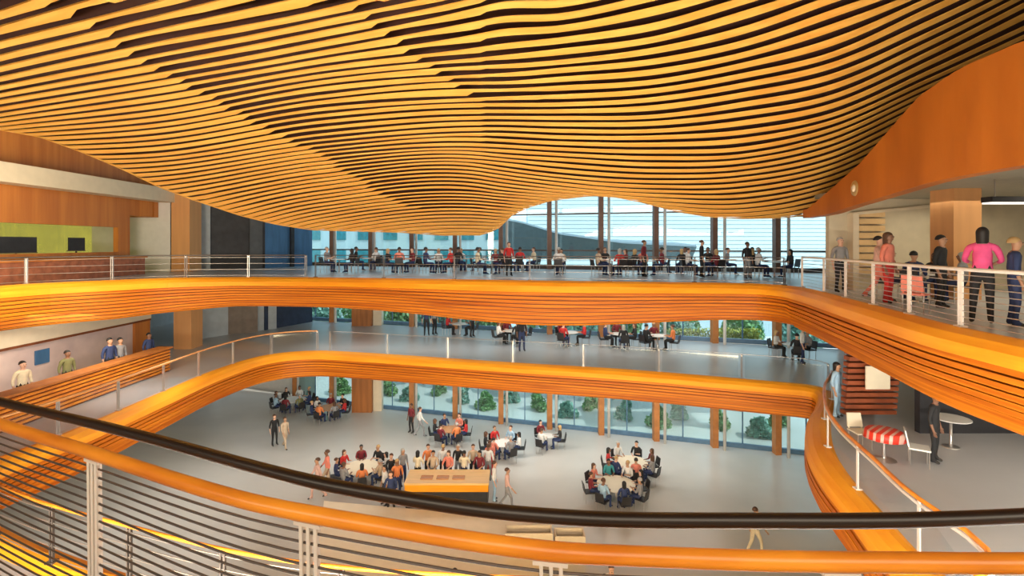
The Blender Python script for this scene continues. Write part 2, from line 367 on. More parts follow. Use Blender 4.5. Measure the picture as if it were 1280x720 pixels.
# ---------------------------------------------------------------- the undulating slatted ceiling
N_ = None
ST = [0, 200, 400, 600, 620, 700, 820, 930, 1040, 1160, 1280]
T = {
 -1: [15],  0: [34],
 1: [53, 2], 2: [70, 20], 3: [84, 37], 4: [97, 53, 13.5], 5: [108, 68, 27, -18, -24], 6: [118, 80, 40, -3, -8],
 7: [126, 92, 53, 10, 5], 8: [135, 102, 65, 27, 23, 18], 9: [143, 111, 75, 43, 39, 33, 9], 10: [149, 121, 85, 60, 57, 48, 29, -3],
 11: [155, 130, 94, 73, 71, 62, 46, 14.6], 12: [160, 139, 102, 83, 82, 76, 60, 34, -5], 13: [165, 147, 110, 94, 93, 86, 74, 51, 13.5],
 14: [170, 155, 120, 103, 103, 97, 87, 66, 31, -15], 15: [175, 162, 127, 112, 112, 108, 100, 79, 49, -2], 16: [180, 170, 136, 123, 122, 119, 111, 92, 66, 11, -45],
 17: [185, 177, 144, 130, 130, 129, 122, 104, 79, 27, -30], 18: [190, 184, 152, 138, 138, 137.5, 132, 116, 93, 41, -18], 19: [195, 192, 160, 146, 146, 146, 144, 128, 106, 53, -7],
 20: [200, 198, 168, 153, 153, 154, 152, 140, 119, 65, 4], 21: [None, 204, 175, 160, 160, 162, 162, 151, 130, 77, 17], 22: [None, 210, 181, 167, 167, 170, 170, 163, 142, 89, 33],
 23: [None, 216, 187, 173, 174, 177.5, 179, 173, 151, 99, 44], 24: [None, 222, 192, 180, 181, 185, 188, 184, 160, 107, 53], 25: [None, 228, 197.5, 186, 187, 192, 196, 193, 168, 114, 60],
 26: [None, 234, 203, 191, 193, 198, 204, 200, 176, 121, 67], 27: [None, 240, 208, 196, 198, 205, 212, 208, 184], 28: [None, 246, 213, 201, 203, 212, 219, 215, 192],
 29: [None, None, 219, 206, 209, 219, 226, 222, 200], 30: [None, None, 224, 211, 214, 224, 232, 229, 207], 31: [None, None, 229, 216, 219, 229, 238, 236, 214],
 32: [None, None, 234, 221, 224, 234, 243, 243, 221], 33: [None, None, 240, 226, 229, 238, 248, 250, 228], 34: [None, None, 245, 231, 234, 242, 253, 256, 234],
 35: [None, None, 250, 236, 239, 245, 257, 262, 241], 36: [None, None, 255, 241, 243, 249, 262, 267, 248], 37: [None, None, 260, 245, 247, 253, 266, 272, 254],
}
KMAX = 49
for k in range(38, KMAX+1):
    T[k] = [None, None, 260+(k-37)*4.7, 245+(k-37)*4.2, 247+(k-37)*4.1, 253+(k-37)*4, 266+(k-37)*4, 272+(k-37)*4, 254+(k-37)*6]
def Yk(k): return 5+.36*k
for si in range(len(ST)):
    known = {k: (T[k][si] if si < len(T[k]) else None) for k in T}
    ks = sorted(k for k in known if known[k] is not None); lo, hi = ks[0], ks[-1]
    for k in range(-6, KMAX+1):
        T.setdefault(k, [])
        while len(T[k]) <= si: T[k].append(None)
        if k < lo:
            zz = (HY-known[lo])*Yk(lo)/F + .05*(lo-k)/(1+.15*(lo-k))
            T[k][si] = HY-zz*F/Yk(k)
        elif k > hi:
            T[k][si] = known[hi]+(k-hi)*(6.5 if si < 2 else 7)
        elif T[k][si] is None: T[k][si] = known[min(ks, key=lambda q: abs(q-k))]
SIL = ([-160, 0, 50, 100, 150, 200, 240, 300, 345, 390, 500, 560, 600, 622, 640, 660, 690, 740, 770, 800, 850, 890, 930, 975, 1010, 1040, 1075, 1130, 1150, 1200, 1280, 1400],
       [138, 163, 172, 190, 211, 235, 250, 270, 281, 288, 291, 295, 295, 287, 270, 260, 251, 245, 247, 253, 266, 272, 274, 273, 270, 245, 215, 152, 130, 95, 60, 20])
C1 = ([60, 110, 190, 260, 330, 400, 470, 510], [-2, 15, 80, 115, 155, 190, 235, 258])
C2 = ([440, 500, 550, 600], [0, 50, 90, 120])
def thick(px, y):  # board width also imitates light and shade along creases and valley
    t = .49+.33*max(0, 1-max(0, lin(*SIL, px)-y)/28)*(1 if 250 < px < 1000 else .3)
    if 606 < px < 700 and y < 175: t -= .10*(1-(px-606)/94)
    if 540 < px <= 606 and y < 200: t += .04*(px-540)/66
    for Cx, Cy, wd, dp in ((C1[0], C1[1], 170, .27), (C2[0], C2[1], 110, .27)):
        if Cy[0]-5 <= y <= Cy[-1]:
            cx = lin(Cy, Cx, y); d = px-cx
            if 0 <= d < wd: t -= dp*(1-d/wd)
            elif -140 < d < 0: t += .14*(1+d/140)
    return max(.28, min(.9, t))
def surf(k, px):
    """height of the ceiling surface on the line of board k (k may be fractional)"""
    k0 = int(math.floor(k)); f = k-k0
    y0 = interp(ST, T[k0], px); y1 = interp(ST, T[min(k0+1, KMAX)], px)
    return y0*(1-f)+y1*f
cm = MB()
for k in range(-6, KMAX):
    run = []
    def flush():
        global run
        if len(run) > 3:
            base = len(cm.v)
            for r4 in run: cm.v.extend(r4)
            for i in range(len(run)-1):
                q = base+4*i
                for c in range(4): cm.f.append((q+c, q+(c+1) % 4, q+4+(c+1) % 4, q+4+c)); cm.mi.append(0)
            cm.f += [(base, base+1, base+2, base+3), tuple(base+4*(len(run)-1)+c for c in (3, 2, 1, 0))]; cm.mi += [0, 0]
        run = []
    for px in range(-160, 1420, 8):
        y = surf(k, px); sl_ = lin(*SIL, px)
        if y > sl_+ (9 if px < 620 else 12): flush(); continue
        t = thick(px, y); yb = min(surf(k+t, px), sl_); y = min(y, sl_)
        ya, yb_ = Yk(k), Yk(k+t)
        X = (px-HX)*ya/F; X2 = (px-HX)*yb_/F
        Z = min(EYE+(HY-y)*ya/F, 18.1); Z2 = min(EYE+(HY-yb)*yb_/F, 18.1)
        run.append(((X, ya, Z), (X2, yb_, Z2), (X2, yb_, Z2+.018), (X, ya, Z+.018)))
    flush()
struct(cm.build('ceiling', SLAT))
# added dark sheet above the boards, standing in for shade in the gaps
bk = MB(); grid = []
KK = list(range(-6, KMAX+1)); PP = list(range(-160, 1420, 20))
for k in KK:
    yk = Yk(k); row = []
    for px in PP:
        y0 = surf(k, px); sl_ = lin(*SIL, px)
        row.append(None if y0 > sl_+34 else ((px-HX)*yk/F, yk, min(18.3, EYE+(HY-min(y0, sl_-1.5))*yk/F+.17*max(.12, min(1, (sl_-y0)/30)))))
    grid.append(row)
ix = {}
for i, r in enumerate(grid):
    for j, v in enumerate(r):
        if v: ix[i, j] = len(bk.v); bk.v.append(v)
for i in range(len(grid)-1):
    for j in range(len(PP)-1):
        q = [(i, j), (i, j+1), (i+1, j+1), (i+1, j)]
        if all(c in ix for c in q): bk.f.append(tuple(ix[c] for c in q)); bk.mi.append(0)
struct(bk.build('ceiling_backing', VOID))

# ---------------------------------------------------------------- railings
def railing(label, path, zb, h, spacing, railm, rr, postm, n_cable, glass=False, cat='railing', offset=0, postw=.05, woodrail=None):
    e = empty('balcony_railing', (path[0].x, path[0].y, zb)); tag(e, label, cat)
    o = Vector(e.location)
    P = [Vector((p.x, p.y, zb))-o for p in path]
    up = lambda p, z: p+Vector((0, 0, z))
    MB().tube([up(p, h) for p in P], rr, 10).build('handrail', railm, e, True)
    if woodrail:
        k = MB()
        k.tube([up(p, h-.1) for p in P], .03, 8).build('lower_rail', woodrail, e, True)
    R = resample(P, spacing)
    for i, p in enumerate(R):
        d = (R[min(i+1, len(R)-1)]-R[max(i-1, 0)]).normalized()
        m = MB(); s = postw*.7
        m.bar(up(p-d*s, -.05), up(p-d*s, h), .02, postw).bar(up(p+d*s, -.05), up(p+d*s, h), .02, postw); m.bar(up(p, .02), up(p, .05), .14, .14)
        m.bar(up(p-d*s, h-.06), up(p+d*s, h-.06), .03, .03)
        m.build('post', postm, e)
    for c in range(n_cable):
        MB().tube([up(p, .1+(h-.2)*c/(n_cable-1)) for p in P], .009, 6).build('cable', STEEL, e, True)
    if glass:
        g = MB()
        for a, b in zip(R, R[1:]):
            g.bar(up(a.lerp(b, .04), (h+.0)/2), up(a.lerp(b, .96), (h)/2), .012, h-.14)
        g.build('glass_panel', RGLASS, e)
    return e
def seg(L, test):
    idx = [i for i, p in enumerate(L) if test(p)]
    # longest cyclic run
    N = len(L); s = set(idx); best = []
    for i in idx:
        if (i-1) % N in s and len(idx) < N: continue
        r = []; j = i
        while j % N in s and len(r) < N: r.append(j % N); j += 1
        if len(r) > len(best): best = r
    return [L[i] for i in best]
def thin(P, d=.5): return resample(P, d)
railing('pale steel railing with thin cables along the curved upper walkway by the pink coat', thin(seg(UPL, lambda p: p.x > 6 and 4 < p.y < 17.2)), 9.93, 1.03, 1.75, PALESTEEL, .035, PALESTEEL, 9)
railing('thin steel cable railing along the upper gallery before the glass wall', thin(seg(UPL, lambda p: p.y > 17.9 and p.x > -8.6)), 9.93, .98, 3.0, DSTEEL, .018, DSTEEL, 4, postw=.03)
railing('dark steel railing on the upper gallery below the yellow lit window', thin(seg(UPL, lambda p: p.x < -8.8 and p.y > 9)), 9.93, .98, 2.6, DSTEEL, .025, STEEL, 4)
railing('frosted glass railing with wood topped rail on the middle gallery by the counter', thin(seg(LOWL, lambda p: p.x < -9.9 and p.y > 10.6)), 5.93, 1.02, 2.3, COLP, .035, STEEL, 0, True)
railing('clear glass railing with thin rail across the middle gallery before the windows', thin(seg(LOWL, lambda p: p.y > 18.9 and p.x > -9.4)), 5.93, 1.0, 3.1, STEEL, .012, STEEL, 0, True, postw=.03)
railing('glass railing with orange wood rail beside the red striped cloth table', thin(seg(LOWL, lambda p: p.x > 6.1 and 6.8 < p.y < 18.0)), 5.93, 1.02, 2.4, HANDW, .04, PALESTEEL, 0, True, woodrail=PALESTEEL, postw=.035)
railing('low orange handrail with steel posts seen through the cable balustrade below', thin(seg(LOWL, lambda p: p.y < 9.6 and p.x < 5.4)), 5.93, 1.0, 1.9, HANDW, .03, DSTEEL, 5)

# camera-side balustrade
OR = [(-170, 472), (0, 530), (109, 564), (219, 600), (312, 627), (400, 645), (493, 661), (599, 678), (700, 690), (793, 695), (960, 701), (1120, 703), (1280, 704), (1450, 700)]
d1, d2 = .88, .778
plan = [Vector(((px-HX)*d1/(py-HY), F*d1/(py-HY), 0)) for px, py in OR]
plan = resample(catmull([tuple(p) for p in plan], 8), .05)
e = empty('cable_balustrade', (0, 1.4, 9.45)); tag(e, 'curved balustrade with round orange wood handrail over steel posts and thin horizontal cables', 'railing')
off = Vector((0, 1.4, 9.45))
MB().tube([p+Vector((0, 0, EYE-d1))-off for p in plan], .027, 16).build('handrail', HANDW, e, True)
BLK = [(-170, 458), (0, 502), (109, 528), (200, 551), (312, 582), (400, 604), (493, 621), (599, 637), (700, 646), (793, 650), (960, 651), (1085, 651), (1185, 649), (1280, 645), (1450, 636)]
pl2 = [Vector(((px-HX)*d2/(py-HY), F*d2/(py-HY), EYE-d2)) for px, py in BLK]
MB().tube([p-off for p in resample(catmull([tuple(p) for p in pl2], 8), .05)], .021, 16).build('top_rail', BLACK, e, True)['label'] = 'dark brown top rail'
def onplan(px):
    return min(plan, key=lambda p: abs(HX+F*p.x/p.y-px))
for px in (-60, 118, 390, 690, 1060, 1420):
    p = onplan(px); i = plan.index(p); d = (plan[min(i+1, len(plan)-1)]-plan[max(0, i-1)]).normalized()
    m = MB()
    for s in (-.028, 0, .028):
        a = p+d*s; dx = d*.02
        m.bar(Vector((a.x, a.y, 9.45))+dx-off, Vector((a.x, a.y, EYE-d1-.028))-off, .010, .03)
    m.bar(Vector((p.x, p.y, 9.45))-off-d*.06, Vector((p.x, p.y, 9.45))-off+d*.08, .12, .02)
    m.bar(Vector((p.x, p.y, EYE-d1-.03))-off-d*.05, Vector((p.x, p.y, EYE-d1-.03))-off+d*.05, .03, .012)
    if px in (-60, 1420): m.bar(Vector((p.x, p.y, EYE-d1+.01))-off, Vector((p.x, p.y, EYE-d2))-off, .012, .012)
    m.build('post', PALESTEEL, e)
for c in range(22):
    z = EYE-d1-.06-c*.036
    MB().tube([Vector((p.x, p.y+.0, z))-off for p in plan[::3]], .0045, 6).build('cable', DSTEEL, e, True)

# ---------------------------------------------------------------- outside
random.seed(5)
LEAF = [mat('leaf_green', (.26, .46, .18), .6, noise=.5, nscale=1.5), mat('leaf_teal', (.30, .55, .45), .6, noise=.5, nscale=1.5), mat('leaf_yellow', (.55, .55, .08), .6, noise=.4, nscale=2)]
BARK = mat('bark', (.16, .12, .09), .9, noise=.3)
PALEBARK = mat('pale_bark', (.55, .52, .46), .9, noise=.4, nscale=6)
def foliage(n, rx, rz, zc, s):
    mb = MB()
    for _ in range(n):
        while True:
            p = Vector((random.uniform(-1, 1), random.uniform(-1, 1), random.uniform(-1, 1)))
            if .25 < p.length < 1: break
        c = Vector((p.x*rx, p.y*rx, zc+p.z*rz)); u = Vector([random.uniform(-1, 1) for _ in range(3)]).normalized()*s
        v = u.cross(Vector([random.uniform(-1, 1) for _ in range(3)])).normalized()*s*.6
        mb.add([c-u, c+v, c+u, c-v], [(0, 1, 2, 3)])
    return mb
tree_me = [foliage(2200, 2.0, 2.6, 5.2, .22).mesh('foliage') for _ in range(2)]
tr = MB().tube([(0, 0, 0), (.05, 0, 2), (-.05, .05, 4), (.05, 0, 6.2)], [.16, .12, .09, .04], 8)
tr.tube([(0, 0, 2.6), (.8, .2, 4.4)], [.06, .03], 6).tube([(0, 0, 3), (-.7, -.3, 4.8)], [.06, .03], 6)
trunk_me = tr.mesh('trunk')
def inst(name, me, m, parent):
    o = bpy.data.objects.new(name, me)
    if not me.materials: me.materials.append(None)
    C.objects.link(o); o.parent = parent; o.material_slots[0].link = 'OBJECT'; o.material_slots[0].material = m; return o
words = ['slim', 'broad', 'short', 'tall', 'leaning', 'dense', 'open', 'sparse', 'bushy', 'round', 'small', 'loose']
for i, (px, Y, sc, c) in enumerate([(398, 47, 1.0, 1), (452, 53, 1.1, 0), (505, 44, .95, 0), (560, 48, 1.0, 1), (615, 52, .9, 0), (668, 56, .9, 0), (725, 42, .9, 1), (775, 46, 1.0, 0), (1000, 40, .9, 1), (1085, 44, .9, 0), (930, 44, .8, 1), (850, 47, .9, 0)]):
    e = empty('tree', (*at(px, Y), -.25), i*1.3); e.scale = (sc, sc, sc)
    tag(e, '%s %s tree outside the glass wall, %s' % (words[i], ['dark green', 'teal green'][c], ['beyond the brown wooden box column', 'left of the wooden box column', 'behind the white standing visitors', 'behind the red seated group', 'behind the centre table group', 'beyond the lone pair by the mullion', 'beyond the middle bays', 'beyond the empty floor bays', 'at the corner by the striped table', 'last one at the gallery corner', 'behind the yellow planter', 'before the pale striped facade'][i]), 'tree', 'trees beyond the glass wall')
    inst('foliage', tree_me[i % 2], LEAF[c], e); inst('trunk', trunk_me, BARK, e)
shm = MB()
for lx, ly, lz, lr in ((0, 0, .8, .55), (.42, .1, .5, .42), (-.42, -.1, .55, .45), (.1, -.35, .45, .4), (-.1, .2, 1.25, .36), (.28, 0, 1.1, .3)):
    q_ = foliage(260, lr, lr*.95, lz, .11); shm.add([(v[0]+lx, v[1]+ly, max(.05, v[2])) for v in q_.v], q_.f)
sh_me = shm.mesh('foliage'); st_me = MB().tube([(0, 0, 0), (0, 0, .9)], .04, 6).mesh('stem')
for i in range(17):
    X = -13+i*1.85+random.uniform(-.1, .1); Y = gy(X)+(2.2, 4.4, 3.2)[i % 3]
    e = empty('shrub', (X, Y, -.25), i); k = random.uniform(.8, .98); e.scale = (k, k, k)
    tag(e, 'rounded green shrub outside the ground floor glass, in the row along the panes', 'shrub', 'shrubs along the ground floor glass')
    inst('foliage', sh_me, LEAF[i % 2], e); inst('stem', st_me, BARK, e)
for i, X in enumerate((-7.2, -1.6, 3.4, 7.4, 11.6, 15.6)):
    e = empty('tree', (X, gy(X)+6.6+.5*(i % 2), -.25), i*2.1); sc = .82+.05*(i % 3); e.scale = (sc*.8, sc*.8, sc)
    tag(e, ('first', 'second', 'third', 'fourth', 'fifth', 'last')[i]+' young tree from the box column, just behind the shrubs', 'tree', 'young trees behind the shrubs')
    inst('foliage', tree_me[i % 2], LEAF[(i+1) % 2], e); inst('trunk', trunk_me, PALEBARK, e)
TEAL = mat('teal_window', (.05, .30, .36), .15, noise=.3); PALEB = mat('pale_facade', (.62, .72, .74), .7, noise=.12, nscale=.3)
b = empty('apartment_building', (*at(500, 56), -.25)); tag(b, 'pale blue building with tall teal windows beyond the upper glass wall', 'building')
MB().box(-11, 12, 0, 6, 0, 15.5).build('wall', PALEB, b)
for r in range(4):
    for c in range(8):
        MB().box(-10.2+c*2.8, -8.7+c*2.8, -.08, .02, 1+r*3.7, 3.6+r*3.7).build('window', TEAL, b)
WHT = mat('white_facade', (.92, .93, .93), .6, noise=.04); WH2 = mat('grey_joint', (.55, .60, .64), .7)
b = empty('louvred_building', (*at(880, 64), -.25)); tag(b, 'big white building clad in horizontal louvres beyond the upper glass wall', 'building')
MB().box(-22, 24, .5, 8, 0, 26).build('wall', WH2, b)
for k in range(36): MB().box(-22, 24, 0, .5, 8.6+k*.5, 9.04+k*.5).build('louvre', WHT, b)
MB().box(-22, 24, -.2, .4, 7.4, 8.3).build('parapet', mat('blue_strip', (.20, .45, .60), .4), b)
cv = MB(); n = 24
P_ = []
for i in range(n+1):
    t = i/n; px = 625+t*245; Y = 44-3*math.sin(PI*t*.6)
    P_.append((at(px, Y)[0], Y, EYE-(lin([625, 650, 700, 780, 870], [272, 276, 291, 302, 306], px)-HY)*Y/F))
for x, y, z in P_: cv.v += [(x, y, z), (x, y-.2, z-.15), (x, y+1.0, 10.1), (x, y+6, 10.1), (x, y+6, z+.25)]
for i in range(n):
    for c in range(5): cv.f.append((5*i+c, 5*i+(c+1) % 5, 5*i+5+(c+1) % 5, 5*i+5+c)); cv.mi.append(0)
cv.f += [(0, 1, 2, 3, 4), tuple(5*n+c for c in (4, 3, 2, 1, 0))]; cv.mi += [0, 0]
e = empty('canopy', (at(700, 46)[0], 46, 0)); tag(e, 'grey curved canopy roof sweeping down outside the upper glass wall', 'canopy')
o = cv.build('roof', mat('grey_canopy', (.25, .29, .33), .6, noise=.1), e); o.location = -e.location
for dx in (-2, 3, 8): MB().tube([(dx, 1, -.25), (dx, 1, 10.2)], .15, 8).build('post', GREY, e)
xa, xb = at(832, 31.5)[0], at(978, 29.5)[0]
struct(MB().box(xa-.4, xb+.5, 30.7, 33.5, 4.6, 4.95).build('floor_terrace', GREY))
for c_ in range(2):
    x0 = xa+c_*(xb-xa)/2+.1; x1 = xa+(c_+1)*(xb-xa)/2-.1
    e = empty('planter', ((x0+x1)/2, 32, 4.95)); tag(e, 'long white planter with yellow flowering plants outside the middle gallery, %s' % ['beside the dark seated group', 'nearer the corner post'][c_], 'planter')
    w_ = (x1-x0)/2
    MB().box(-w_, w_, -.3, .3, 0, .5).build('trough', WHITE, e)
    f = MB()
    for _ in range(900):
        c = Vector((random.uniform(-w_, w_), random.uniform(-.3, .3), random.uniform(.45, 1.15))); u = Vector([random.uniform(-1, 1) for _ in range(3)]).normalized()*.11
        v = u.cross(Vector((0, .3, 1))).normalized()*.06; f.add([c-u, c+v, c+u, c-v], [(0, 1, 2, 3)])
    f.build('plants', LEAF[2], e)

# ---------------------------------------------------------------- people
def skinbody(pose):
    J = {}
    def j(n, p, rx, ry=None, par=None, tag_='top'): J[n] = (p, rx, ry or rx, par, tag_)
    sit = pose.startswith('sit')
    if sit:
        hz = .56; j('pelvis', (0, 0, hz), .15, .12, None, 'leg'); top = hz-.93
        knees = [(-.13, -.44, .54), (.13, -.44, .54)]; ank = [(-.13, -.42, .10), (.13, -.40, .10)]; hips = [(-.09, -.06, hz-.02), (.09, -.06, hz-.02)]
    else:
        j('pelvis', (0, 0, .95), .14, .11, None, 'leg'); top = 0
        if pose == 'walk': knees = [(-.1, -.20, .52), (.1, .06, .50)]; ank = [(-.1, -.22, .10), (.1, .34, .16)]
        else: knees = [(-.1, -.03, .50), (.12, -.01, .50)]; ank = [(-.11, .02, .09), (.14, .04, .09)]
        hips = [(-.09, 0, .88), (.09, 0, .88)]
    lean = -.05 if sit else 0
    j('waist', (0, .0, 1.10+top), .135, .10, 'pelvis'); j('chest', (0, lean*.6, 1.30+top), .165, .115, 'waist'); j('collar', (0, lean, 1.43+top), .11, .085, 'chest')
    j('neck', (0, lean-.01, 1.50+top), .052, .052, 'collar', 'skin'); j('jaw', (0, lean-.035, 1.575+top), .062, .075, 'neck', 'skin')
    j('face', (0, lean-.03, 1.645+top), .078, .092, 'jaw', 'skin'); j('crown', (0, lean-.015, 1.715+top), .07, .083, 'face', 'skin')
    j('nose', (0, lean-.135, 1.63+top), .012, .014, 'face', 'skin')
    for s, i in ((-1, 0), (1, 1)):
        S_ = 'LR'[i]
        j('ear'+S_, (s*.088, lean-.02, 1.64+top), .014, .022, 'face', 'skin')
        j('sh'+S_, (s*.185, lean, 1.40+top), .068, .068, 'collar')
        if sit: el, wr = (s*.25, -.10, 1.14+top), (s*.14, -.36, 1.155+top+(.08 if pose == 'sit_eat' and s > 0 else 0))
        elif pose == 'lean': el, wr = (s*.26, -.10, 1.16), (s*.16, -.34, 1.10)
        elif pose == 'walk': el, wr = (s*.25, s*.10, 1.13), (s*.25, s*.16-.14, .90)
        else: el, wr = (s*.25, .03, 1.13), (s*.25, -.05, .88)
        j('el'+S_, el, .047, .047, 'sh'+S_); j('wr'+S_, wr, .030, .026, 'el'+S_, 'skin')
        d = (Vector(wr)-Vector(el)).normalized(); pl = Vector(wr)+d*.07; j('pa'+S_, tuple(pl), .036, .018, 'wr'+S_, 'skin')
        sd = Vector((0, 1, 0)) if abs(d.z) > .6 else Vector((1, 0, 0))
        for q, ln in ((-1.5, .062), (-.5, .075), (.5, .07), (1.5, .055)):
            b0 = pl+d*.035+sd*q*.019; b1 = b0+d*ln*.55+Vector((-s*.006, 0, -.006)); b2 = b1+d*ln*.4+Vector((-s*.012, 0, -.016 if abs(d.z) < .6 else 0))
            j('f%s%s' % (S_, q), tuple(b0), .0095, .0095, 'pa'+S_, 'skin'); j('g%s%s' % (S_, q), tuple(b1), .009, .009, 'f%s%s' % (S_, q), 'skin'); j('h%s%s' % (S_, q), tuple(b2), .008, .008, 'g%s%s' % (S_, q), 'skin')
        t0 = Vector(wr)+d*.035-sd*s*.034 if abs(d.z) < .6 else Vector(wr)+d*.035-sd*.034
        j('t'+S_, tuple(t0), .011, .011, 'pa'+S_, 'skin'); j('u'+S_, tuple(t0+d*.04-(sd*s if abs(d.z) < .6 else sd)*.012), .009, .009, 't'+S_, 'skin')
        j('hip'+S_, hips[i], .095, .095, 'pelvis', 'leg'); j('kn'+S_, knees[i], .062, .066, 'hip'+S_, 'leg'); j('an'+S_, ank[i], .043, .045, 'kn'+S_, 'leg')
        a = ank[i]; j('to'+S_, (a[0]*1.1, a[1]-.17, a[2]-.05), .042, .03, 'an'+S_, 'shoe'); j('he'+S_, (a[0], a[1]+.045, a[2]-.05), .035, .035, 'an'+S_, 'shoe')
    names = list(J); me = bpy.data.meshes.new('body')
    me.from_pydata([J[n][0] for n in names], [(names.index(J[n][3]), i) for i, n in enumerate(names) if J[n][3]], [])
    o = bpy.data.objects.new('tmp', me); C.objects.link(o)
    sk = o.modifiers.new('skin', 'SKIN'); 
    if not me.skin_vertices: me.skin_vertices.new() if hasattr(me.skin_vertices, 'new') else None
    for i, n in enumerate(names):
        v = me.skin_vertices[0].data[i]; v.radius = (J[n][1], J[n][2]); v.use_root = (i == 0)
    sb = o.modifiers.new('sub', 'SUBSURF'); sb.levels = 1; sb.render_levels = 1
    dg = bpy.context.evaluated_depsgraph_get(); out = bpy.data.meshes.new_from_object(o.evaluated_get(dg))
    bpy.data.objects.remove(o)
    out.materials.clear()
    for _ in range(4): out.materials.append(None)
    segs = [(Vector(J[n][0]), Vector(J[J[n][3]][0]) if J[n][3] else Vector(J[n][0]), J[n][4], J[J[n][3]][4] if J[n][3] else 'leg') for n in names]
    mi = {'skin': 0, 'top': 1, 'leg': 2, 'shoe': 3}
    for p in out.polygons:
        c = p.center; best = None
        for a, b, ta, tb in segs:
            d = b-a; L = d.length_squared; t = 0 if L == 0 else max(0, min(1, (c-a).dot(d)/L)); q = (c-(a+d*t)).length
            if best is None or q < best[0]: best = (q, ta if t < .5 else tb)
        p.material_index = mi[best[1]]; p.use_smooth = True
    out.name = 'body'
    bm = bmesh.new(); bm.from_mesh(out)
    for sx in (-.031, .031, 0):
        r0 = bmesh.ops.create_icosphere(bm, subdivisions=1, radius=.011)['verts']
        c0 = Vector((sx, lean-.117, 1.655+top)) if sx else Vector((0, lean-.108, 1.585+top))
        for v in r0: v.co = Vector((v.co.x*(1.2 if sx else 2.0), v.co.y, v.co.z*(1 if sx else .5)))+c0
        for v in r0:
            for f_ in v.link_faces: f_.material_index = 3
    bm.to_mesh(out); bm.free()
    hc = Vector((0, lean-.005, 1.67+top)); hm = {}
    for kind in ('short', 'long'):
        vs = []; fs = []; n, m_ = 14, 8
        for a in range(m_+1):
            th = a/m_*(PI*.56 if kind == 'short' else PI*.62)
            for b in range(n):
                ph = 2*PI*b/n; front = max(0, -math.sin(ph)); th2 = th*(1-.38*front)
                r = 1.0; z = math.cos(th2)*.108
                if kind == 'long' and a == m_ and front < .2: z -= .16
                vs.append((hc.x+math.sin(th2)*math.cos(ph)*.094, hc.y+.012+math.sin(th2)*math.sin(ph)*.112, hc.z+z))
        fs = [(a*n+b, a*n+(b+1) % n, (a+1)*n+(b+1) % n, (a+1)*n+b) for a in range(m_) for b in range(n)]
        h = bpy.data.meshes.new('hair'); h.from_pydata(vs, [], fs); h.polygons.foreach_set('use_smooth', [True]*len(fs)); h.materials.append(None); hm[kind] = h
    return out, hm
PROTO = {p: skinbody(p) for p in ('stand', 'walk', 'lean', 'sit', 'sit_eat')}
CLO = {'red': (.60, .03, .03), 'black': (.02, .02, .022), 'white': (.80, .80, .78), 'navy': (.03, .05, .14), 'grey': (.30, .30, .31), 'pale blue': (.38, .58, .75),
       'pink': (.85, .10, .30), 'orange': (.80, .25, .08), 'beige': (.60, .46, .32), 'maroon': (.20, .02, .03), 'teal': (.05, .30, .32), 'cream': (.80, .70, .50),
       'bright blue': (.03, .28, .75), 'olive': (.20, .20, .08), 'coral': (.80, .25, .18), 'blush': (.72, .46, .40)}
CM = {k: mat(k.replace(' ', '_')+'_cloth', v, .8, noise=.15, nscale=8) for k, v in CLO.items()}
SK = [mat('skin_%s' % n, c, .5, noise=.08) for n, c in (('fair', (.70, .42, .30)), ('tan', (.50, .28, .17)), ('brown', (.25, .12, .07)))]
HAIR = {'black': mat('black_hair', (.012, .010, .010), .6), 'brown': mat('brown_hair', (.09, .04, .02), .6), 'blond': mat('blond_hair', (.50, .33, .14), .6), 'grey': mat('grey_hair', (.40, .39, .37), .6)}
SHOE = mat('dark_shoe', (.03, .025, .02), .5)
pn = [0]
def person(x, y, z, rz, pose, top, leg, hair, long_, where, group=None, sc=1.0):
    body, hm = PROTO[pose]
    e = bpy.data.objects.new('person', body); C.objects.link(e); e.location = (x, y, z); e.rotation_euler = (0, 0, rz); e.scale = (sc, sc, sc)
    for i, m in enumerate((SK[pn[0] % 3], CM[top], CM[leg], SHOE)):
        e.material_slots[i].link = 'OBJECT'; e.material_slots[i].material = m
    h = bpy.data.objects.new('hair', hm['long' if long_ else 'short']); C.objects.link(h); h.parent = e
    h.material_slots[0].link = 'OBJECT'; h.material_slots[0].material = HAIR[hair]
    act = {'stand': 'standing', 'walk': 'walking', 'lean': 'standing', 'sit': 'seated', 'sit_eat': 'seated'}[pose]
    tag(e, ('%s person in %s top, %s trousers, %s' % (act, top, leg, where)), 'person', group); pn[0] += 1
    return e
# chair and table
CH = mat('black_chair', (.03, .028, .03), .5, noise=.2)
def chair_parts():
    seat = MB().box(-.22, .22, -.22, .22, .42, .46).mesh('seat')
    back = MB().add([(-.21, .20, .50), (.21, .20, .50), (.21, .24, .50), (-.21, .24, .50), (-.19, .27, .86), (.19, .27, .86), (.19, .30, .86), (-.19, .30, .86)],
        [(3,2,1,0),(4,5,6,7),(0,1,5,4),(1,2,6,5),(2,3,7,6),(3,0,4,7)]).bar((-.17, .20, .44), (-.17, .24, .55), .03).bar((.17, .20, .44), (.17, .24, .55), .03).mesh('backrest')
    leg = MB().tube([(0, 0, 0), (0, 0, .43)], .014, 6).mesh('leg')
    for me in (seat, back, leg): me.materials.append(None)
    return seat, back, leg
CP = chair_parts()
def chair(x, y, z, rz, label, m=None, group=None):
    e = empty('dining_chair', (x, y, z), rz); tag(e, label, 'chair', group)
    m = m or CH
    inst('seat', CP[0], m, e); inst('backrest', CP[1], m, e)
    for sx in (-.19, .19):
        for sy in (-.19, .19):
            l = inst('leg', CP[2], STEEL, e); l.location = (sx, sy, 0)
    return e
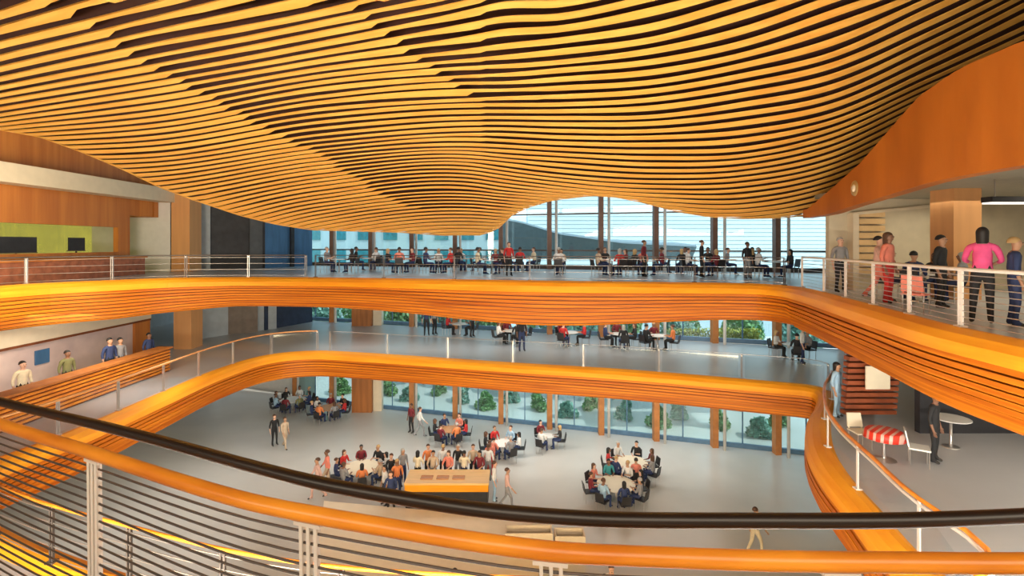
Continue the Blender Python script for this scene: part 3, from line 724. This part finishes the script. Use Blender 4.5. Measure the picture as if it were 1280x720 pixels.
TOPM = {'cream': mat('cream_tabletop', (.80, .72, .55), .35, noise=.05), 'white': mat('white_tabletop', (.80, .79, .75), .35, noise=.05), 'wood': mat('wood_tabletop', (.70, .36, .16), .4, noise=.2)}
def table(x, y, z, r, kind, label, h=.74):
    e = empty('round_table', (x, y, z)); tag(e, label, 'table')
    MB().lathe((0, 0, 0), [(r-.03, h-.035), (r, h-.02), (r, h-.005), (r-.02, h)], 28).build('tabletop', TOPM[kind], e)
    MB().lathe((0, 0, 0), [(.05, .02), (.035, .1), (.035, h-.035)], 12).build('pedestal', STEEL, e, True)
    MB().lathe((0, 0, 0), [(min(.32, r*.45), 0), (min(.3, r*.42), .02), (.06, .035)], 20).build('base', STEEL, e)
    return e
HS = ['black', 'brown', 'black', 'blond', 'brown', 'grey', 'black', 'brown']
def table_set(x, y, z, r, kind, tops, place, legs=('navy', 'black', 'grey'), a0=0., skip=(), tl=None, chm=None, chn='black'):
    table(x, y, z, r, kind, tl or '%s round table at %s' % (kind, place))
    n = len(tops); seen = {}
    for i, t in enumerate(tops):
        a = a0+2*PI*i/n; lg = legs[seen.get(t, 0) % len(legs)]; seen[t] = seen.get(t, 0)+1
        d = r+.34; px_, py_ = x+math.cos(a)*d, y+math.sin(a)*d; rz = a+PI/2+PI
        # persons face -Y locally; turn them to face the table
        rz = math.atan2(y-py_, x-px_)+PI/2
        person(px_, py_, z-.005, rz, 'sit_eat' if i % 2 else 'sit', t, lg, HS[(i*3+n) % 8], i % 3 == 0, 'at '+place, 'people at '+place, .94+.02*((i*7) % 4))
        cx_, cy_ = x+math.cos(a)*(d+.03), y+math.sin(a)*(d+.03)
        chair(cx_, cy_, z, rz, '%s chair of the %s top, %s trousers person, %s' % (chn, t, lg, place.replace('the ', '')), chm, 'chairs at '+place)
def G(px, py, Z): return gz(px, py, Z)
x, y = G(366, 499, .75); table_set(x, y, 0, .85, 'white', ['navy', 'teal', 'white', 'black', 'grey', 'pale blue', 'maroon', 'olive'], 'the teal window table')
x, y = G(411, 509, .75); table_set(x, y, 0, .75, 'wood', ['red', 'black', 'maroon', 'white', 'navy', 'orange', 'grey'], 'wood table near box column')
x, y = G(452, 583, .75); table_set(x, y, 0, .85, 'cream', ['white', 'black', 'maroon', 'red', 'navy', 'grey', 'orange', 'beige'], 'cream table beside the counter', a0=.3)
x, y = G(563, 536, .75); table_set(x, y, 0, .6, 'wood', ['red', 'coral', 'navy', 'black', 'maroon', 'orange'], 'the small red tops table')
x, y = G(628, 553, .75); table_set(x, y, 0, .6, 'white', ['white', 'pale blue', 'red', 'black', 'coral', 'grey'], 'table past the counter end')
x, y = G(684, 544, .75); table_set(x, y, 0, .4, 'white', ['black', 'maroon', 'white'], 'tiny table by window post')
x, y = G(789, 577, .75); table_set(x, y, 0, .8, 'cream', ['maroon', 'black', 'white', 'red', 'navy', 'coral', 'grey'], 'rear table of the pair', a0=.2)
x, y = G(770, 604, .75); table_set(x, y, 0, .85, 'cream', ['black', 'white', 'teal', 'coral', 'maroon', 'pale blue', 'navy', 'grey'], 'front table of the pair', a0=.1)
x, y = 3.1, 15.2; table_set(x, y, 0, .5, 'wood', ['maroon', 'white', 'olive', 'black'], 'table under the near balustrade')
def stand(px, py, Z, top, leg, hair='brown', where='', pose='stand', rz=None, long_=False, sc=1.0, pos=None):
    x, y = pos or G(px, py, Z)
    return person(x, y, Z, random.uniform(-3, 3) if rz is None else rz, pose, top, leg, hair, long_, where, None, sc)
stand(343, 557, 0, 'black', 'black', where='left of the far round tables')
stand(356, 561, 0, 'beige', 'beige', where='beside the black clad one at the far tables', pose='walk', rz=1)
stand(514, 541, 0, 'maroon', 'black', where='on the floor near the steel post')
stand(525, 546, 0, 'white', 'grey', where='near the steel post behind the counter', pose='walk', rz=2)
stand(397, 624, 0, 'blush', 'blush', where='left of the cream table', pose='walk', rz=-1, sc=1.05)
stand(409, 612, 0, 'coral', 'beige', where='walking past the cream table', pose='walk', rz=-1.2, sc=1.05)
stand(618, 626, 0, 'white', 'pale blue', where='at the end of the wooden counter', rz=1.5)
stand(634, 636, 0, 'blush', 'grey', where='leaving the wooden counter', pose='walk', rz=1.5)
stand(612, 596, 0, 'coral', 'red', where='behind the counter end', rz=.4)
stand(0, 0, 0, 'bright blue', 'white', 'black', 'seen below the orange handrail', pos=(-1.7, 15.2), rz=PI)
stand(944, 694, 0, 'grey', 'cream', where='alone on the empty pale floor', pose='walk', rz=2)
stand(575, 709, 0, 'white', 'navy', where='below the balustrade behind the bright blue one', rz=0) if False else None
# service counter
xl, yf = G(505, 604, 1.1); xr = G(611, 604, 1.1)[0]; yb = yf+1.35
e = empty('service_counter', ((xl+xr)/2, yf, 0)); tag(e, 'long service counter with golden wood top and front over a black base', 'counter')
hw = (xr-xl)/2
CW = mat('counter_wood', (.85, .55, .22), .35, noise=.15, stretch=(.4, 4, 4))
MB().box(-hw, hw, -.02, 1.35, 1.02, 1.1).build('countertop', CW, e); MB().box(-hw+.02, hw-.02, 0, .05, .72, 1.02).build('front_panel', CAP, e)
MB().box(-hw+.05, hw-.05, .06, 1.25, 0, 1.02).build('base', DARK, e)
cx = (xl+xr)/2
for i, (t, l) in enumerate([('cream', 'black'), ('orange', 'black'), ('beige', 'grey'), ('white', 'black'), ('coral', 'navy'), ('black', 'grey'), ('cream', 'navy'), ('beige', 'black'), ('maroon', 'navy'), ('white', 'grey')]):
    stand(0, 0, 0, t, l, HS[i % 8], 'behind the wooden counter', 'stand' if i % 2 else 'lean', (0 if i % 3 else PI)+random.uniform(-.4, .4), i % 4 == 0, pos=(xl+.25+i*(xr-xl-.4)/9, yb+.5+.75*(i % 2)))
tm = [mat('tray_metal', (.55, .25, .10), .4, noise=.2), TOPM['white']]
for i in range(3):
    e = empty('serving_tray', (xl+.9+i*.7, yf+.5, 1.1)); tag(e, ['oval brown tray at the near end of the wooden counter', 'brown tray in the middle of the counter top', 'brown tray nearest the counter end by the queue'][i], 'tray', 'trays on the counter')
    MB().box(-.26, .26, -.16, .16, 0, .012).build('plate', tm[0], e)
    r_ = MB()
    for a_, b_ in (((-.26, -.16), (.26, -.16)), ((.26, -.16), (.26, .16)), ((.26, .16), (-.26, .16)), ((-.26, .16), (-.26, -.16))): r_.bar((*a_, .025), (*b_, .025), .012, .03)
    r_.build('rim', tm[0], e)
for i, (t, l) in enumerate([('navy', 'black'), ('white', 'black'), ('orange', 'navy'), ('black', 'grey'), ('grey', 'navy')]):
    stand(0, 0, 0, t, l, HS[i+1], 'queueing between the cream table and the counter', 'stand', random.uniform(-1, 1), i % 2 == 0, pos=(xl-.5-.4*(i % 2), yf-.3+i*.6))
# low cream platform and bins in front
pts = [G(405, 627, .25), G(560, 634, .25), G(640, 648, .25), (G(735, 655, .25)[0]-1.9, 17.0), (-1.2, 15.8), (-6.6, 16.6)]
struct(MB().prism([G(405, 626, .25), G(690, 652, .25), (.8, 16.9), (-6.2, 15.8)][::-1], 0, .25).build('floor_platform', mat('cream_platform', (.78, .68, .50), .5, noise=.05)))
BIN = mat('cream_bin', (.74, .62, .44), .5, noise=.08)
for i, (pa, pb, py) in enumerate([(631, 691, 669), (694, 732, 671)]):
    xa_, ya_ = G(pa, py, 1.0); xb_ = G(pb, py, 1.0)[0]
    e = empty('open_bin', ((xa_+xb_)/2, ya_, .25 if i == 0 else .0)); tag(e, ['wide open cream bin below the black rail', 'narrow open cream bin beside the wide one'][i], 'bin')
    w_ = (xb_-xa_)/2; z0 = 0; z1 = .8 if i == 0 else 1.0
    MB().box(-w_, w_, 0, .06, z0, z1).box(-w_, w_, .55, .61, z0, z1).box(-w_, -w_+.06, .06, .55, z0, z1).box(w_-.06, w_, .06, .55, z0, z1).build('body', BIN, e)
    MB().box(-w_+.06, w_-.06, .06, .55, .3, .34).build('liner', DARK, e)
# ---- upper gallery, glass wall side
rows = [(424, 27.5, ['black', 'grey']), (462, 29.5, ['beige', 'black', 'white']), (500, 27, ['black', 'coral', 'maroon']), (548, 27, ['white', 'navy', 'red']), (583, 28.6, ['white', 'black', 'teal']),
        (615, 26, ['maroon', 'cream', 'black']), (652, 28.3, ['white', 'red', 'cream']), (700, 25.5, ['beige', 'white']), (765, 25, ['maroon', 'black', 'beige', 'red']), (808, 25, ['black', 'maroon', 'coral']),
        (845, 26.8, ['black', 'white', 'navy']), (880, 24.5, ['maroon', 'black', 'white']), (930, 25.2, ['black', 'navy', 'grey']), (968, 23.5, ['black', 'white'])]
pl = ['beside the blue wall', 'by the second window post', 'under the belly edge', 'under the ceiling tip', 'before the grey building', 'at the canopy start', 'before the canopy', 'under the arch', 'before the canopy end', 'by the louvre start',
      'by the middle louvres', 'under the second belly', 'by the last bay', 'at the corner bay']
for (px, Y, tops), p in zip(rows, pl):
    x, y = at(px, Y); table_set(x, y, L3, .45, 'white', tops, 'upper table '+p, a0=px*.37)
stand(0, 0, L3, 'black', 'black', where='upper gallery before white louvres', pos=at(877, 23.6), rz=1.3, sc=.98)
stand(0, 0, L3, 'maroon', 'black', where='upper gallery at the canopy tip post', pos=at(805, 24), rz=1.0, sc=.98)
stand(0, 0, L3, 'black', 'grey', where='upper gallery beside the last table group', pos=at(934, 22.8), rz=.3, sc=.93)
stand(0, 0, L3, 'red', 'black', where='upper gallery near the canopy start', pos=at(636, 24.5), rz=.3, sc=.93)
# ---- middle gallery, glass wall side
for px, Y, tops, p in [(575, 31, ['red', 'black'], 'by the red mullion'), (640, 28.5, ['white', 'black', 'grey', 'maroon'], 'under the fascia belly'), (712, 28, ['red', 'maroon', 'red'], 'with red seating'),
                       (775, 27.5, ['black', 'maroon', 'navy', 'black'], 'of dark clothes'), (822, 27, ['maroon', 'black', 'orange'], 'before the planter'), (992, 24.6, ['white', 'black', 'grey'], 'by the corner pane')]:
    x, y = at(px, Y); table_set(x, y, L2, .5, 'white', tops, 'middle table '+p, a0=px*.3, legs=('black', 'navy', 'grey'))
stand(0, 0, L2, 'black', 'navy', where='middle gallery under the upper band belly', pos=at(652, 26.5), rz=.2)
stand(0, 0, L2, 'navy', 'black', where='middle gallery before the pale panes', pos=at(533, 31), rz=.2)
stand(0, 0, L2, 'grey', 'black', where='middle gallery second before the pale panes', pos=at(543, 31.3), rz=.9)
stand(0, 0, L2, 'teal', 'black', where='middle gallery by the dark bay', pos=at(590, 30.5), rz=.9)
stand(0, 0, L2, 'white', 'navy', where='middle gallery at the corner pane', pos=at(1003, 23.6), rz=.9)
# ---- middle gallery, left: counter, people
e = empty('service_counter', (-15.2, 17, L2)); tag(e, 'long reddish slatted counter by the pale mural wall on the middle gallery', 'counter')
MB().box(-.35, .3, -6, 5.5, .98, 1.05).build('countertop', PANEL, e); MB().box(-.28, .2, -5.9, 5.4, 0, .98).build('body', DARKW, e)
for k in range(7): MB().box(.2, .25, -5.9, 5.4, .06+k*.13, .14+k*.13).build('slat', HANDW, e)
for i, (px, Y, t, l, sc) in enumerate([(137, 20.4, 'navy', 'black', 1.05), (84, 18.2, 'olive', 'black', 1), (28, 16.6, 'cream', 'black', 1), (150, 21.2, 'grey', 'black', 1), (186, 22.2, 'navy', 'grey', .95)]):
    stand(0, 0, L2, t, l, 'black', 'behind the slatted counter on the middle gallery', rz=1.3, pos=(-15.85, -15.85*F/(px-HX)), sc=sc)
o = MB().box(-18.28, -18.24, 19.6, 20.2, 6.75, 7.3).build('wall_sign', BLUE); tag(o, 'small square blue sign hanging on the pale mural wall', 'sign')
# ---- upper gallery, left
e = empty('counter', (-19.2, 21.5, L3)); tag(e, 'long reddish brown counter below the yellow lit opening', 'counter')
MB().box(-.35, .35, -7, 5, .85, .92).build('countertop', PANEL, e); MB().box(-.3, .28, -6.9, 4.9, 0, .85).build('body', mat('rust', (.40, .13, .06), .6, noise=.4, nscale=4), e)
for i, (y0, y1, z0, z1) in enumerate([(15.6, 17.2, 11.3, 11.95), (20.4, 22.2, 11.05, 11.7), (23.8, 24.7, 11.1, 11.7)]):
    e = empty('menu_board', (-20.6, (y0+y1)/2, z0)); tag(e, ['dark board at the start of the yellow lit opening', 'dark board in the middle of the yellow lit opening', 'small dark board at the end of the yellow lit opening'][i], 'board')
    MB().box(-.05, .0, -(y1-y0)/2, (y1-y0)/2, 0, z1-z0).build('panel', DARK, e)
    MB().box(-.08, .0, -(y1-y0)/2-.04, (y1-y0)/2+.04, -.04, 0).build('frame', BARK, e)
    MB().box(-.06, -.02, -.03, .03, L3-z0, 0).build('stand', DARK, e)
# ---- upper gallery, right: people by the railing
R3 = 'behind the cable railing on the right gallery'.replace('right ', '')
stand(0, 0, L3, 'pink', 'black', 'black', 'wide coat, by the cable railing', 'lean', PI*.75, True, pos=at(1228, 9.9), sc=1.06)
stand(0, 0, L3, 'navy', 'navy', 'blond', 'next to the pink coat', 'stand', 1.0, False, pos=at(1268, 9.6), sc=.95)
stand(0, 0, L3, 'coral', 'red', 'brown', 'tall one by the slatted oak panel', 'stand', .5, True, pos=at(1110, 13.3), sc=1.05)
stand(0, 0, L3, 'blush', 'coral', 'black', 'beside the tall coral one', 'walk', .9, False, pos=at(1098, 13.9))
stand(0, 0, L3, 'black', 'black', 'black', 'before the room front in dark coat', 'stand', .5, False, pos=at(1176, 12.3), sc=1.0)
x, y = at(1156, 13.95); table_set(x, y, L3, .5, 'white', ['black', 'maroon', 'navy', 'grey'], 'upper table before cream room', a0=.6)
x, y = at(1145, 11.4); chair(x, y, L3, 2.2, 'red chair behind the cable railing', CM['coral'])
stand(0, 0, L3, 'grey', 'black', 'grey', 'by the glass corner of the upper gallery', 'stand', 0, False, pos=at(1050, 16.3), sc=1)
# speaker disc on the bulkhead
e = empty('wall_lamp', (9.0, 13.3, 12.85), 0); tag(e, 'round brass lamp on the curved orange bulkhead', 'lamp')
e.rotation_euler = (0, 0, -.15)
d_ = MB().lathe((0, 0, 0), [(.20, 0), (.22, .03), (.2, .08), (.12, .1)], 24).build('shade', mat('brass', (.55, .40, .18), .4, .6), e, True); d_.rotation_euler = (0, -PI/2, 0); d_.location = (-.02, 0, 0)
d_ = MB().lathe((0, 0, .1), [(.1, 0), (.05, .03)], 16).build('bulb_cover', CREAM, e); d_.rotation_euler = (0, -PI/2, 0); d_.location = (-.02, 0, 0)
e = empty('linear_light', (12.6, 12.3, 12.95)); tag(e, 'long dark ceiling light fitting with pale diffuser above the gallery', 'light fitting')
MB().box(-1.2, 1.6, -.15, .15, -.55, -.42).build('housing', DARK, e); MB().box(-1.2, -.2, -.12, .12, -.59, -.55).build('diffuser', mat('diffuser', (.8, .8, .78), .5, emit=((1, .95, .85), 1.0)), e)
for s_ in (-1, 1.2): MB().box(s_-.01, s_+.01, -.01, .01, -.42, 0).build('hanger', STEEL, e)
x, _ = at(1180, 17.3); o = MB().box(x-.2, x+.2, 17.26, 17.3, 11.98, 12.2).build('wall_sign', BARK); tag(o, 'small dark rectangular sign on the cream room front', 'sign')
# ---- middle gallery, right
stand(0, 0, L2, 'pale blue', 'pale blue', 'black', 'middle gallery corner beside the red louvres', 'stand', .6, True, pos=(10.4, 16.4))
stand(0, 0, L2, 'black', 'black', 'black', 'middle gallery dark room edge', 'stand', .6, False, pos=G(1168, 578, L2))
x, y = G(1105, 539, L2+.72); e = empty('round_table', (x, y, L2)); tag(e, 'round table under a red and white striped cloth', 'table')
STR = bpy.data.materials.new('striped_cloth'); STR.use_nodes = True; nt = STR.node_tree; b_ = nt.nodes['Principled BSDF']
tc = nt.nodes.new('ShaderNodeTexCoord'); mp = nt.nodes.new('ShaderNodeMapping'); mp.inputs['Rotation'].default_value = (0, 0, .9); wv = nt.nodes.new('ShaderNodeTexWave'); wv.inputs['Scale'].default_value = 1.9
rp = nt.nodes.new('ShaderNodeValToRGB'); rp.color_ramp.interpolation = 'CONSTANT'; rp.color_ramp.elements[0].color = (.75, .04, .02, 1); rp.color_ramp.elements[1].position = .68; rp.color_ramp.elements[1].color = (.75, .45, .38, 1)
nt.links.new(tc.outputs['Object'], mp.inputs[0]); nt.links.new(mp.outputs[0], wv.inputs[0]); nt.links.new(wv.outputs['Fac'], rp.inputs[0]); nt.links.new(rp.outputs[0], b_.inputs['Base Color'])
MB().lathe((0, 0, 0), [(.47, .55), (.44, .66), (.42, .735), (.40, .745)], 32).build('tablecloth', STR, e, True)
MB().lathe((0, 0, 0), [(.04, .02), (.035, .6)], 10).build('pedestal', STEEL, e); MB().lathe((0, 0, 0), [(.28, 0), (.05, .03)], 16).build('base', STEEL, e)
chair(x+.62, y-.35, L2, 1.0, 'pale chair beside the striped cloth table', TOPM['white'])
chair(x-.1, y+.75, L2, 0, 'cream chair behind the striped cloth table', TOPM['cream'])
o = MB().box(10.72, 11.45, 15.5, 15.54, 7.0, 7.7).build('wall_sign', TOPM['cream']); tag(o, 'pale blank board fixed on the red louvred wall', 'sign')
table(12.0, 14.0, L2, .45, 'white', 'pale round table in the dark middle gallery room', .8)
